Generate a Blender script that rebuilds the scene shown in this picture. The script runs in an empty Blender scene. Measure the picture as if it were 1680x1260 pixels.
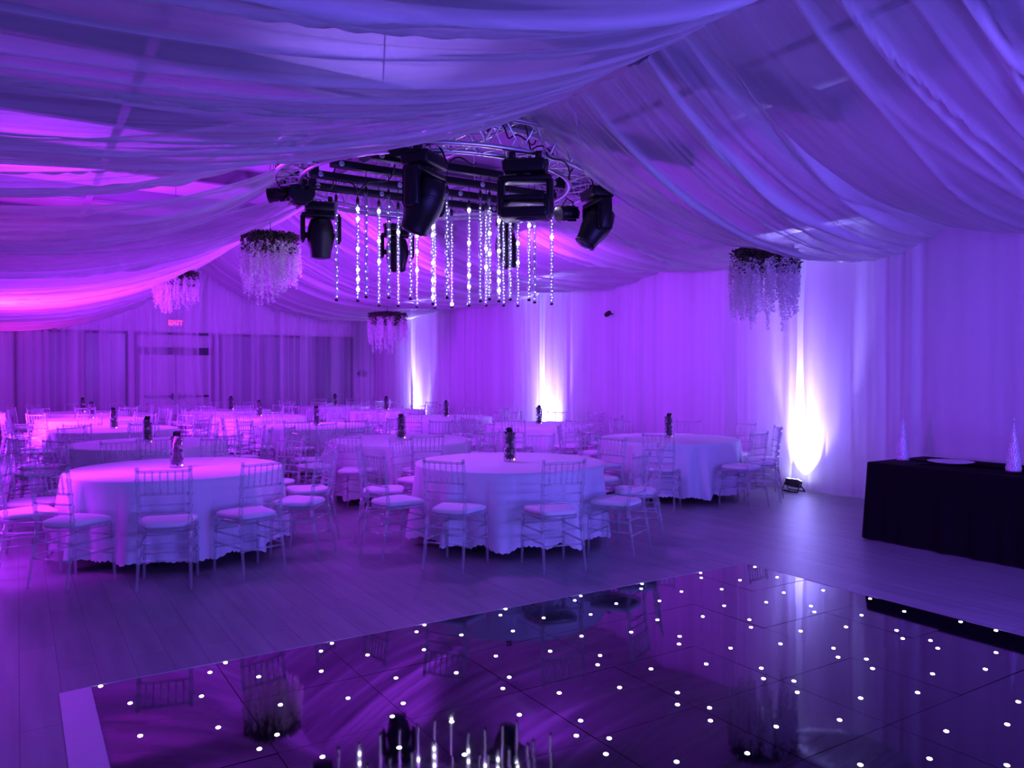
import bpy, math, random
import numpy as np
from mathutils import Vector, Matrix, Euler
PI = math.pi
S = bpy.context.scene
COL = S.collection

# ------------------------------------------------------------------ camera, world, light, exposure
F = 1285.0
YAW, PITCH = math.radians(32.3), math.atan(16 / 1285)
cam = bpy.data.cameras.new('camera'); cam.sensor_width = 36; cam.lens = F / 1680 * 36
cam.clip_start = .05; cam.clip_end = 100
camo = bpy.data.objects.new('camera', cam); COL.objects.link(camo)
camo.location = (0, 0, 1.6); camo.rotation_euler = (PI / 2 - PITCH, 0, -YAW)
S.camera = camo
S.view_settings.view_transform = 'Standard'; S.view_settings.look = 'None'
S.view_settings.gamma = 1; S.view_settings.use_curve_mapping = False
S.view_settings.exposure = 0.0
S.cycles.max_bounces = 8; S.cycles.diffuse_bounces = 3; S.cycles.glossy_bounces = 3
S.cycles.transmission_bounces = 4; S.cycles.transparent_max_bounces = 40
S.cycles.caustics_reflective = False; S.cycles.caustics_refractive = False
S.cycles.sample_clamp_indirect = 6

W = bpy.data.worlds.new('world'); S.world = W; W.use_nodes = True
W.node_tree.nodes['Background'].inputs[0].default_value = (.12, .05, .6, 1)
W.node_tree.nodes['Background'].inputs[1].default_value = .15

BLUE = (.15, .10, 1.0); VIOLET = (.34, .025, 1.0); PINK = (1.0, .02, .85); COOL = (.31, .27, 1.0)
def aim(o, d): o.rotation_euler = Vector(d).to_track_quat('-Z', 'Y').to_euler()
def light(name, kind, loc, d, energy, color, size=.1, size_y=None, spot=None, blend=.6, spread=None):
    l = bpy.data.lights.new(name, kind); l.energy = energy; l.color = color
    if kind == 'AREA':
        l.size = size
        if size_y: l.shape = 'RECTANGLE'; l.size_y = size_y
        if spread: l.spread = spread
    else: l.shadow_soft_size = size
    if kind == 'SPOT': l.spot_size = spot; l.spot_blend = blend
    o = bpy.data.objects.new(name, l); COL.objects.link(o); o.location = loc; aim(o, d)
    return o
# blue fill areas added behind the camera, low and high
light('blue_fill_high', 'AREA', (5.5, -3.2, 2.5), (.25, 1, -.08), 250, BLUE, 5, .6)
light('blue_fill_low', 'AREA', (4, -3.2, .35), (0, .7, .95), 420, BLUE, 7, .4)
# unseen violet fill areas added along the left wall
light('left_fill', 'AREA', (-.78, 15.5, 1.3), (1, 0, .05), 1500, VIOLET, .5, 9)
light('left_fill', 'AREA', (-.80, 7.5, .55), (1, 0, -1.4), 75, (.42, .02, 1.0), .3, 7, spread=math.radians(110))
# magenta uplights on the left wall
light('left_uplight', 'SPOT', (-.70, 16.6, .25), (.22, -.05, 1), 1100, PINK, .06, spot=math.radians(75), blend=.8)
light('left_uplight', 'SPOT', (-.70, 8.6, .25), (.16, -.05, 1), 50, PINK, .06, spot=math.radians(44), blend=.8)
light('left_uplight', 'SPOT', (-.70, 20.6, .25), (.25, .05, 1), 260, PINK, .06, spot=math.radians(70), blend=.8)
light('curtain_fill', 'SPOT', (-.75, 1.2, 1.5), (1, .22, -.02), 1300, (.30, .02, 1.0), .12, spot=math.radians(52), blend=.8)  # spot added to brighten the curtain behind the buffet

# bare fill spots added at truss height: violet down light, back and right-hand curtains
MAG = (.36, .035, 1.0)
light('down_fill', 'SPOT', (3.9, 7.6, 3.0), (0, 0, -1), 170, MAG, .12, spot=math.radians(150), blend=.5)
light('far_fill', 'SPOT', (4.9, 9.7, 3.0), (-.09, 1, -.02), 2000, (.36, .03, 1.0), .12, spot=math.radians(85), blend=.6)
light('right_fill', 'SPOT', (5.4, 8.6, 3.0), (1, .5, -.15), 520, (.33, .03, 1.0), .12, spot=math.radians(130), blend=.7)
light('flower_fill', 'SPOT', (3.6, 9.35, 3.3), (-.24, 1, -.06), 45, (.75, .55, 1.0), .04, spot=math.radians(38), blend=.7)  # small spot added to brighten the left chandelier
light('ridge_fill', 'SPOT', (3.9, 14.6, 4.05), (0, .1, -1), 200, MAG, .06, spot=math.radians(140), blend=.5)  # bare spot added to light the far table tops from above
# ------------------------------------------------------------------ materials
def mat(name):
    m = bpy.data.materials.new(name); m.use_nodes = True
    nt = m.node_tree; nt.nodes.clear()
    out = nt.nodes.new('ShaderNodeOutputMaterial')
    return m, nt, out
def N(nt, t, **kw):
    n = nt.nodes.new(t)
    for k, v in kw.items():
        if k in n.inputs.keys(): n.inputs[k].default_value = v
        else: setattr(n, k, v)
    return n
def pbr(name, col, rough=.5, metal=0, spec=.5, noise=0, nscale=20, bump=0, bscale=60, coat=0):
    m, nt, out = mat(name)
    b = N(nt, 'ShaderNodeBsdfPrincipled', Roughness=rough, Metallic=metal)
    b.inputs['Base Color'].default_value = (*col, 1)
    b.inputs['Specular IOR Level'].default_value = spec
    b.inputs['Coat Weight'].default_value = coat
    tc = N(nt, 'ShaderNodeTexCoord')
    if noise:
        n = N(nt, 'ShaderNodeTexNoise', Scale=nscale); nt.links.new(tc.outputs['Object'], n.inputs['Vector'])
        r = N(nt, 'ShaderNodeMapRange'); r.inputs['To Min'].default_value = 1 - noise; r.inputs['To Max'].default_value = 1 + noise
        nt.links.new(n.outputs['Fac'], r.inputs['Value'])
        mx = N(nt, 'ShaderNodeVectorMath', operation='SCALE'); mx.inputs[0].default_value = col
        nt.links.new(r.outputs[0], mx.inputs['Scale']); nt.links.new(mx.outputs[0], b.inputs['Base Color'])
    if bump:
        n = N(nt, 'ShaderNodeTexNoise', Scale=bscale); nt.links.new(tc.outputs['Object'], n.inputs['Vector'])
        bp = N(nt, 'ShaderNodeBump', Strength=bump, Distance=.01); nt.links.new(n.outputs['Fac'], bp.inputs['Height'])
        nt.links.new(bp.outputs[0], b.inputs['Normal'])
    nt.links.new(b.outputs[0], out.inputs[0])
    return m
def sheer(name, base=.45, facing=.5, gain=.35, col=(.86, .86, .88)):
    """woven voile: fibres that diffuse and transmit, holes that let straight light through;
    thicker where the cloth is gathered (attribute 'gather') and where it is seen edge-on"""
    m, nt, out = mat(name)
    d = N(nt, 'ShaderNodeBsdfDiffuse'); d.inputs[0].default_value = (*col, 1)
    t = N(nt, 'ShaderNodeBsdfTranslucent'); t.inputs[0].default_value = (*col, 1)
    tr = N(nt, 'ShaderNodeBsdfTransparent')
    m1 = N(nt, 'ShaderNodeMixShader'); m1.inputs[0].default_value = .38
    nt.links.new(d.outputs[0], m1.inputs[1]); nt.links.new(t.outputs[0], m1.inputs[2])
    at = N(nt, 'ShaderNodeAttribute', attribute_name='gather')
    lw = N(nt, 'ShaderNodeLayerWeight', Blend=.35)
    a = N(nt, 'ShaderNodeMath', operation='MULTIPLY_ADD'); a.inputs[1].default_value = gain; a.inputs[2].default_value = base
    nt.links.new(at.outputs['Fac'], a.inputs[0])
    b = N(nt, 'ShaderNodeMath', operation='MULTIPLY_ADD', use_clamp=True); b.inputs[1].default_value = facing
    nt.links.new(lw.outputs['Facing'], b.inputs[0]); nt.links.new(a.outputs[0], b.inputs[2])
    m2 = N(nt, 'ShaderNodeMixShader')
    nt.links.new(b.outputs[0], m2.inputs[0]); nt.links.new(tr.outputs[0], m2.inputs[1]); nt.links.new(m1.outputs[0], m2.inputs[2])
    nt.links.new(m2.outputs[0], out.inputs[0])
    return m
def clear(name, tint=(.9, .9, .93), rough=.06, body=.12, refl=.9):
    m, nt, out = mat(name)
    tr = N(nt, 'ShaderNodeBsdfTransparent'); tr.inputs[0].default_value = (*tint, 1)
    df = N(nt, 'ShaderNodeBsdfDiffuse'); df.inputs[0].default_value = (.8, .8, .82, 1)
    gl = N(nt, 'ShaderNodeBsdfGlossy', Roughness=rough)
    m0 = N(nt, 'ShaderNodeMixShader'); m0.inputs[0].default_value = body
    nt.links.new(tr.outputs[0], m0.inputs[1]); nt.links.new(df.outputs[0], m0.inputs[2])
    fr = N(nt, 'ShaderNodeLayerWeight', Blend=.35)
    mr = N(nt, 'ShaderNodeMapRange'); mr.inputs['To Min'].default_value = .03; mr.inputs['To Max'].default_value = refl
    nt.links.new(fr.outputs['Facing'], mr.inputs['Value'])
    m1 = N(nt, 'ShaderNodeMixShader'); nt.links.new(mr.outputs[0], m1.inputs[0])
    nt.links.new(m0.outputs[0], m1.inputs[1]); nt.links.new(gl.outputs[0], m1.inputs[2])
    nt.links.new(m1.outputs[0], out.inputs[0])
    return m
def emit(name, col, s):
    m, nt, out = mat(name)
    e = N(nt, 'ShaderNodeEmission', Strength=s); e.inputs[0].default_value = (*col, 1)
    nt.links.new(e.outputs[0], out.inputs[0]); return m

M = dict(
    cloth=pbr('white satin tablecloth', (.82, .82, .84), .55, spec=.3, bump=.08, bscale=9),
    pad=pbr('white seat pad', (.85, .85, .86), .6, bump=.1, bscale=30),
    clear=clear('clear acrylic', (.95, .95, .97), .12, .27, .60),
    glass=clear('vase glass', (.93, .93, .95), .03, .01, .35),
    tubeglass=clear('clear tube', (.9, .9, .95), .05, .08, .7),
    black=pbr('black plastic', (.006, .006, .008), .38, spec=.4, noise=.3),
    blackmetal=pbr('black painted metal', (.008, .008, .01), .5, spec=.35),
    steel=pbr('aluminium truss', (.75, .75, .78), .28, 1.0, bump=.05, bscale=80),
    foliage=pbr('dark foliage', (.007, .008, .008), .7, noise=.5, nscale=60),
    leaf=pbr('green leaves', (.05, .07, .03), .7, noise=.5, nscale=30),
    petal=pbr('white petals', (.85, .80, .82), .7, noise=.12, nscale=30),
    blackcloth=pbr('black tablecloth', (.0035, .0035, .005), .8, spec=.1, bump=.2, bscale=25),
    silver=pbr('silver sequins', (.75, .75, .78), .28, .55, bump=.6, bscale=90),
    wall=pbr('white painted wall', (.72, .72, .74), .8, noise=.04, nscale=3),
    ceil=pbr('painted roof deck', (.6, .6, .63), .8, noise=.06, nscale=2),
    beam=pbr('roof beam', (.22, .22, .24), .7),
    trim=pbr('white aluminium trim', (.62, .62, .65), .35, .3, noise=.05),
    tabletop=pbr('folding table top', (.5, .5, .5), .6),
    frame=pbr('dark window frame', (.05, .05, .07), .5),
    doorleaf=pbr('pale door', (.55, .55, .56), .6, noise=.05, nscale=4),
    pane=pbr('dark glass', (.09, .09, .15), .12, spec=.6),
    lensglass=pbr('lamp lens', (.03, .02, .06), .08, spec=.8),
    panegrey=pbr('grey glass', (.28, .27, .33), .2, spec=.6),
    drape=sheer('ceiling voile', .25, .42, .50),
    curtain=sheer('wall voile', .66, .2, .22),
    backcurtain=sheer('thin wall voile', .20, .12, .42),
    led=emit('led point', (.80, .78, 1.0), 30),
    ledball=emit('led ball', (.75, .72, 1.0), 45),
    leddim=emit('led dim', (.60, .52, 1.0), 7),
    exitred=emit('exit letters', (1.0, .03, .12), 3),
    lampface=emit('uplight lens', (.7, .7, 1.0), 40),
    pinkled=emit('pink candle led', (1.0, .25, .5), 10),
)
# wooden vinyl planks
def floor_mat():
    m, nt, out = mat('vinyl plank floor')
    tc = N(nt, 'ShaderNodeTexCoord')
    mp = N(nt, 'ShaderNodeMapping'); mp.inputs['Rotation'].default_value = (0, 0, PI / 2)
    nt.links.new(tc.outputs['Object'], mp.inputs['Vector'])
    br = N(nt, 'ShaderNodeTexBrick', Scale=1.0); br.offset = .37
    br.inputs['Brick Width'].default_value = 1.22; br.inputs['Row Height'].default_value = .18
    br.inputs['Mortar Size'].default_value = .003; br.inputs['Bias'].default_value = 0
    br.inputs['Color1'].default_value = (.25, .25, .26, 1); br.inputs['Color2'].default_value = (.31, .31, .32, 1)
    br.inputs['Mortar'].default_value = (.17, .17, .18, 1)
    nt.links.new(mp.outputs[0], br.inputs['Vector'])
    m2 = N(nt, 'ShaderNodeMapping'); m2.inputs['Scale'].default_value = (9, .9, 1)
    nt.links.new(tc.outputs['Object'], m2.inputs['Vector'])
    n = N(nt, 'ShaderNodeTexNoise', Scale=1.5, Detail=6); nt.links.new(m2.outputs[0], n.inputs['Vector'])
    mr = N(nt, 'ShaderNodeMapRange'); mr.inputs['To Min'].default_value = .6; mr.inputs['To Max'].default_value = 1.35
    nt.links.new(n.outputs['Fac'], mr.inputs['Value'])
    sc = N(nt, 'ShaderNodeVectorMath', operation='SCALE')
    nt.links.new(br.outputs['Color'], sc.inputs[0]); nt.links.new(mr.outputs[0], sc.inputs['Scale'])
    b = N(nt, 'ShaderNodeBsdfPrincipled', Roughness=.36); b.inputs['Specular IOR Level'].default_value = .45
    nt.links.new(sc.outputs[0], b.inputs['Base Color'])
    bp = N(nt, 'ShaderNodeBump', Strength=.35, Distance=.004); nt.links.new(n.outputs['Fac'], bp.inputs['Height'])
    nt.links.new(bp.outputs[0], b.inputs['Normal']); nt.links.new(b.outputs[0], out.inputs[0])
    return m
def panel_mat():
    m, nt, out = mat('glossy black acrylic')
    tc = N(nt, 'ShaderNodeTexCoord')
    n = N(nt, 'ShaderNodeTexNoise', Scale=2.2, Detail=1.0)
    nt.links.new(tc.outputs['Object'], n.inputs['Vector'])
    b = N(nt, 'ShaderNodeBsdfPrincipled', Roughness=.035); b.inputs['Base Color'].default_value = (.004, .004, .007, 1)
    b.inputs['Specular IOR Level'].default_value = .62
    bp = N(nt, 'ShaderNodeBump', Strength=.03, Distance=.012); nt.links.new(n.outputs['Fac'], bp.inputs['Height'])
    nt.links.new(bp.outputs[0], b.inputs['Normal']); nt.links.new(b.outputs[0], out.inputs[0])
    return m
def petal_mat():
    m, nt, out = mat('thin white petals')
    d = N(nt, 'ShaderNodeBsdfDiffuse'); d.inputs[0].default_value = (.93, .90, .90, 1)
    t = N(nt, 'ShaderNodeBsdfTranslucent'); t.inputs[0].default_value = (.93, .88, .90, 1)
    x = N(nt, 'ShaderNodeMixShader'); x.inputs[0].default_value = .45
    nt.links.new(d.outputs[0], x.inputs[1]); nt.links.new(t.outputs[0], x.inputs[2]); nt.links.new(x.outputs[0], out.inputs[0])
    return m
M['petal'] = petal_mat()
M['floor'] = floor_mat(); M['panel'] = panel_mat()

# ------------------------------------------------------------------ mesh helpers
class MB:
    def __init__(s): s.v = []; s.f = []; s.sm = []
    def add(s, vs, fs, smooth=True):
        k = len(s.v); s.v += [tuple(p) for p in vs]; s.f += [tuple(i + k for i in f) for f in fs]; s.sm += [smooth] * len(fs); return s
    def box(s, x0, x1, y0, y1, z0, z1, mtx=None):
        vs = [Vector((x, y, z)) for z in (z0, z1) for y in (y0, y1) for x in (x0, x1)]
        if mtx: vs = [mtx @ p for p in vs]
        return s.add(vs, [(0, 2, 3, 1), (4, 5, 7, 6), (0, 1, 5, 4), (2, 6, 7, 3), (0, 4, 6, 2), (1, 3, 7, 5)], False)
    def rbox(s, cx, cy, cz, sx, sy, sz, r, mtx=None, n=4):
        """box with corners rounded in plan (xy) and chamfered top/bottom edges"""
        prof = [(-sz / 2, -r * .6), (-sz / 2 + r * .35, -r * .15), (-sz / 2 + r * .8, 0), (sz / 2 - r * .8, 0), (sz / 2 - r * .35, -r * .15), (sz / 2, -r * .6)]
        vs = []; L = 4 * (n + 1)
        for z, off in prof:
            for q, (qx, qy) in enumerate(((1, 1), (-1, 1), (-1, -1), (1, -1))):
                for i in range(n + 1):
                    a = q * PI / 2 + i * PI / 2 / n
                    vs.append(Vector((cx + qx * (sx / 2 - r) + (r + off) * math.cos(a), cy + qy * (sy / 2 - r) + (r + off) * math.sin(a), cz + z)))
        if mtx: vs = [mtx @ p for p in vs]
        fs = [(k * L + i, k * L + (i + 1) % L, (k + 1) * L + (i + 1) % L, (k + 1) * L + i) for k in range(len(prof) - 1) for i in range(L)]
        fs.append(tuple(range(L - 1, -1, -1))); fs.append(tuple((len(prof) - 1) * L + i for i in range(L)))
        return s.add(vs, fs)
    def tube(s, pts, rad, n=8, cap=True, closed=False):
        pts = [Vector(p) for p in pts]; m = len(pts)
        if not hasattr(rad, '__len__'): rad = [rad] * m
        vs = []; up = None
        for i, p in enumerate(pts):
            if closed: t = pts[(i + 1) % m] - pts[i - 1]
            else: t = pts[min(i + 1, m - 1)] - pts[max(i - 1, 0)]
            t.normalize()
            if up is None: up = t.orthogonal().normalized()
            up = (up - t * up.dot(t)).normalized() if (up - t * up.dot(t)).length > 1e-6 else t.orthogonal().normalized()
            b = t.cross(up)
            vs += [p + (up * math.cos(2 * PI * j / n) + b * math.sin(2 * PI * j / n)) * rad[i] for j in range(n)]
        R = m if closed else m - 1
        fs = [(i * n + j, i * n + (j + 1) % n, ((i + 1) % m) * n + (j + 1) % n, ((i + 1) % m) * n + j) for i in range(R) for j in range(n)]
        if cap and not closed: fs += [tuple(range(n - 1, -1, -1)), tuple((m - 1) * n + j for j in range(n))]
        return s.add(vs, fs)
    def lathe(s, prof, n=24, mtx=None, caps=True):
        vs = [Vector((r * math.cos(2 * PI * j / n), r * math.sin(2 * PI * j / n), z)) for r, z in prof for j in range(n)]
        if mtx: vs = [mtx @ p for p in vs]
        k = len(prof)
        fs = [(i * n + j, i * n + (j + 1) % n, (i + 1) * n + (j + 1) % n, (i + 1) * n + j) for i in range(k - 1) for j in range(n)]
        if caps: fs += [tuple(range(n - 1, -1, -1)), tuple((k - 1) * n + j for j in range(n))]
        return s.add(vs, fs)
    def ball(s, c, r, n=8, k=5):
        prof = [(r * math.sin(PI * i / k) + 1e-5, -r * math.cos(PI * i / k)) for i in range(k + 1)]
        return s.lathe(prof, n, Matrix.Translation(c), False)
    def build(s, name, m, parent=None, loc=None, gather=None):
        me = bpy.data.meshes.new(name); me.from_pydata(s.v, [], s.f); me.update()
        me.polygons.foreach_set('use_smooth', s.sm)
        me.materials.append(m)
        if gather is not None:
            a = me.attributes.new('gather', 'FLOAT', 'POINT'); a.data.foreach_set('value', np.asarray(gather, dtype=np.float32))
        o = bpy.data.objects.new(name, me); COL.objects.link(o)
        if parent: o.parent = parent
        if loc: o.location = loc
        return o
def grid_faces(nu, nv): return [(i * nv + j, (i + 1) * nv + j, (i + 1) * nv + j + 1, i * nv + j + 1) for i in range(nu - 1) for j in range(nv - 1)]
def empty(name, loc=(0, 0, 0), rz=0):
    o = bpy.data.objects.new(name, None); COL.objects.link(o); o.location = loc; o.rotation_euler = (0, 0, rz); o.empty_display_size = .1; return o
def tag(o, label, cat, group=None, kind=None):
    o['label'] = label; o['category'] = cat
    if group: o['group'] = group
    if kind: o['kind'] = kind
    return o
def struct(o): o['kind'] = 'structure'; return o
def copy_tree(o, parent=None):
    c = o.copy(); COL.objects.link(c)
    if parent: c.parent = parent
    for ch in kids[o.name] if o.name in kids else [k for k in o.children]: copy_tree(ch, c)
    return c
kids = {}

# ------------------------------------------------------------------ room shell
XL, XR, YB, YF, HC = -1.0, 9.36, 22.75, -3.6, 5.3
struct(MB().box(XL - .2, XR + .2, YF - .2, YB + .2, -.1, 0).build('floor', M['floor']))
struct(MB().box(XL - .2, XR + .2, YF - .2, YB + .2, HC, HC + .1).build('ceiling', M['ceil']))
struct(MB().box(XL - .2, XL, YF, YB, 0, HC).build('wall_left', M['wall']))
struct(MB().box(XR, XR + .2, YF, YB, 0, HC).build('wall_right', M['wall']))
struct(MB().box(XL, XR, YB, YB + .2, 0, HC).build('wall_back', M['wall']))
struct(MB().box(XL, XR, YF - .2, YF, 0, HC).build('wall_front', M['wall']))
struct(MB().box(XR - .015, XR, YF, YB, 0, .12).build('baseboard_right', M['trim']))
for i, y in enumerate((-1.5, 1.2, 3.9, 6.6, 9.3, 12, 14.7, 17.4, 20.1)):
    b = MB().box(XL, XR, y - .06, y + .06, HC - .30, HC - .28); b.box(XL, XR, y - .012, y + .012, HC - .28, HC)
    b.build('trim_%d' % (i + 1), M['beam'])['kind'] = 'structure'
for i, x in enumerate((1.2, 6.8)):
    b = MB().box(x - .05, x + .05, YF, YB, HC - .34, HC - .302)
    b.build('trim_%d' % (i + 20), M['beam'])['kind'] = 'structure'
# ridge beam the drapes are pinned to
struct(MB().box(3.97, 4.03, YF, 6.0, 4.11, 4.17).build('trim_30', M['beam']))
struct(MB().box(3.97, 4.03, 10.2, YB, 4.52, 4.60).build('trim_31', M['beam']))
struct(MB().box(8.92, XR, YF, YB, 3.58, 3.64).build('trim_40', M['ceil']))  # soffit added to keep uplight spill off the roof
# shop-front on the back wall
y0 = YB - .06
def framed(name, x0, x1, z0, z1, pane_m, w=.06):
    r = empty(name, ((x0 + x1) / 2, y0, z0)); r['kind'] = 'structure'
    cx = (x0 + x1) / 2
    b = MB()
    b.box(x0 - cx, x0 - cx + w, -.03, .06, 0, z1 - z0); b.box(x1 - cx - w, x1 - cx, -.03, .06, 0, z1 - z0)
    b.box(x0 - cx + w, x1 - cx - w, -.03, .06, z1 - z0 - w, z1 - z0); b.box(x0 - cx + w, x1 - cx - w, -.03, .06, 0, w)
    b.build('window_frame', M['frame'], r)
    MB().box(x0 - cx + w, x1 - cx - w, .01, .05, w, z1 - z0 - w).build('pane', pane_m, r)
    return r
for k, (a, b_, pm) in enumerate([(-.05, 1.38, 'panegrey'), (1.42, 2.46, 'panegrey'), (4.75, 5.88, 'panegrey'), (5.92, 7.30, 'panegrey'), (7.34, 8.62, 'pane')]):
    framed('window_%d' % (k + 1), a, b_, 0, 2.72, M[pm])
framed('window_6', 2.62, 4.62, 2.26, 2.72, M['doorleaf'])
dr = empty('door_1', (3.62, y0, 0)); dr['kind'] = 'structure'
b = MB(); b.box(-1.0, -.9, -.04, .06, 0, 2.25); b.box(.9, 1.0, -.04, .06, 0, 2.25); b.box(-.9, .9, -.04, .06, 2.13, 2.25)
b.build('door_frame', M['frame'], dr)
for s_ in (-1, 1):
    l = MB().box(*(sorted((s_ * .012, s_ * .895))), -.02, .03, .01, 2.12).build('door_leaf', M['doorleaf'], dr)
    h = MB().box(*(sorted((s_ * .05, s_ * .85))), -.06, -.03, .98, 1.03); h.box(*(sorted((s_ * .06, s_ * .12))), -.06, -.02, .92, 1.09)
    h.build('push_bar', M['frame'], l)
# exit sign
ex = empty('exit_sign', (3.62, YB - .003, 2.86))
tag(ex, 'red lit exit sign above the double doors', 'sign')
MB().rbox(0, -.05, .12, .36, .06, .24, .01).build('sign_housing', M['trim'], ex)
cu = bpy.data.curves.new('sign_text', 'FONT'); cu.body = 'EXIT'; cu.size = .19; cu.extrude = .004; cu.align_x = 'CENTER'; cu.align_y = 'CENTER'
cu.materials.append(M['exitred'])
tmp = bpy.data.objects.new('lettering_source', cu); COL.objects.link(tmp)
bpy.context.view_layer.update()
tm = bpy.data.meshes.new_from_object(tmp.evaluated_get(bpy.context.evaluated_depsgraph_get())); bpy.data.objects.remove(tmp)
if not tm.materials: tm.materials.append(M['exitred'])
t = bpy.data.objects.new('lettering', tm); COL.objects.link(t); t.parent = ex; t.location = (0, -.086, .12); t.rotation_euler = (PI / 2, 0, 0)
t['label'] = 'glowing red EXIT letters'
# small wall fittings
o = MB().lathe([(.001, 0), (.14, 0), (.15, .03), (.12, .06), (.001, .065)], 20, Matrix.Rotation(PI / 2, 4, 'X')).build('oval_fitting', M['frame'])  # dark oval fitting of unknown use
o.scale = (1.2, 1, .6); o.location = (8.95, YB, 1.62); tag(o, 'dark oval fitting on the back wall beside the right-hand corner', 'wall fitting')

# ------------------------------------------------------------------ ceiling drapes
rng = np.random.default_rng(4)
def smooth_noise(x, seed, octs=((1, 1), (2.3, .5), (5.1, .25))):
    r = np.random.default_rng(seed); out = 0
    for fq, am in octs: out = out + am * np.sin(x * fq * 2 * PI + r.uniform(0, 6.28))
    return out
def ridge_h(y): return 4.0 + .5 * float(np.clip((y - 6.3) / 4.5, 0, 1))
def drape(name, label, xt, ht, yt, xe, he, ye, sag, nf, amp, seed, belly=.12, ns=70, nt=110, flat=1.0, m='drape', group=None, pw=3.0):
    """cloth from the pinned edge (xt, ht, y range yt) to the eave (xe, he, y range ye)"""
    s = np.linspace(0, 1, ns)[:, None]; t = np.linspace(0, 1, nt)[None, :]
    f = 1 - (1 - s) ** pw
    sp = s ** 1.0
    Y = (yt[0] * (1 - t) + yt[1] * t) * (1 - sp) + (ye[0] * (1 - t) + ye[1] * t) * sp
    X = xt + (xe - xt) * s + 0 * t
    he_ = he if not isinstance(he, tuple) else he[0] + (he[1] - he[0]) * t
    base = ht - (ht - he_) * f + .05 * np.clip(1 - t / .12, 0, 1)
    Z = base - sag * np.sin(PI * s) * (.5 + .5 * flat) - belly * (4 * t * (1 - t)) * (.25 + .75 * s)
    # folds: crests that wander slowly along the cloth
    r = np.random.default_rng(seed); g = 0; Zf = 0
    for k in range(nf):
        c0, c1 = r.uniform(0, 1), 0
        c1 = c0 + r.uniform(-.12, .12); w = r.choice((r.uniform(.004, .008), r.uniform(.008, .03))); a = r.uniform(.4, 1) * (1 if r.random() < .75 else -.6)
        lift = .35 + .65 * np.sin(PI * np.clip(s * r.uniform(.7, 1.1) + r.uniform(0, .2), 0, 1))
        cc = c0 + (c1 - c0) * s + .02 * np.sin(s * r.uniform(3, 8) + r.uniform(0, 6))
        q = np.exp(-((t - cc) / w) ** 2)
        Zf = Zf - a * amp * q * lift
        g = g + np.abs(a) * q * (.6 + .4 * lift)
    fine = smooth_noise(t * 9 + s * .6, seed + 5) * .25
    Zf = Zf + amp * .25 * fine
    # thick hems on the long edges
    g = g + 1.1 * np.exp(-(t / .025) ** 2) + 1.1 * np.exp(-((1 - t) / .025) ** 2) + .25 * smooth_noise(t * 6 + .3 * s, seed + 9)
    pin = np.clip(s / .06, 0, 1)
    Z = Z + Zf * (.4 + .6 * pin)
    X = X + .02 * smooth_noise(t * 3 + s, seed + 2)
    V = np.stack([X, Y, Z], -1).reshape(-1, 3)
    b = MB(); b.add(V.tolist(), grid_faces(ns, nt))
    o = b.build(name, M[m], gather=np.clip(g, 0, 1.3).reshape(-1))
    return tag(o, label, 'drape', group or 'white voile ceiling drapes')
D = 'ceiling_drape'
XE_L, XE_R = XL + .03, 9.05
# near bays, left of the ridge
drape(D, 'white voile ceiling drape, left side, overhead nearest the camera', 4.0, 4.05, (-3.4, -.4), XE_L, 3.15, (-3.4, .2), .0, 10, .04, 11, .2)
drape(D, 'white voile ceiling drape, left side, second overhead swag from the camera', 4.0, 4.04, (-.6, 1.7), XE_L, 3.2, (-.1, 1.9), .0, 12, .045, 12, .22)
drape(D, 'white voile ceiling drape across the top left of the room', 4.0, 4.03, (1.5, 3.4), XE_L, 3.12, (1.5, 3.5), .02, 12, .05, 13, .2)
drape(D, 'white voile ceiling drape, left side, one swag before the truss opening', 4.0, 4.03, (3.15, 4.9), XE_L, 3.16, (3.4, 4.9), .03, 12, .05, 14, .18)
drape(D, 'white voile ceiling drape whose hem borders the truss on the left', 4.0, 4.02, (4.65, 6.2), XE_L, 3.0, (4.7, 6.2), .0, 14, .035, 15, .12, pw=2.2)
# left, beside and beyond the truss
drape(D, 'white voile ceiling drape left of the truss ring', 2.2, 3.80, (6.1, 8.1), XE_L, 3.05, (6.1, 7.62), .0, 12, .04, 21, .12, pw=2.2)
drape(D, 'white voile ceiling drape just behind the left end of the truss ring', 2.5, 3.80, (7.9, 10.3), XE_L, (3.03, 3.0), (8.4, 10.8), .0, 14, .04, 22, .12, pw=3)
drape(D, 'white voile ceiling drape, left side, first full swag beyond the truss', 4.0, 4.42, (9.3, 12.9), XE_L, (3.02, 2.96), (9.9, 13.5), .0, 18, .05, 23, .12, pw=2.5)
drape(D, 'bright pink lit ceiling drape over the left far tables', 4.0, 4.46, (12.6, 17.2), XE_L, (2.97, 2.84), (13.0, 17.8), .0, 22, .05, 24, .12, pw=2.6)
drape(D, 'pink lit ceiling drape meeting the back curtain on the left', 4.0, 4.5, (17.0, 22.1), XE_L, (2.84, 2.66), (17.4, 22.1), .0, 22, .05, 25, .08, pw=2.8)
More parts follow.
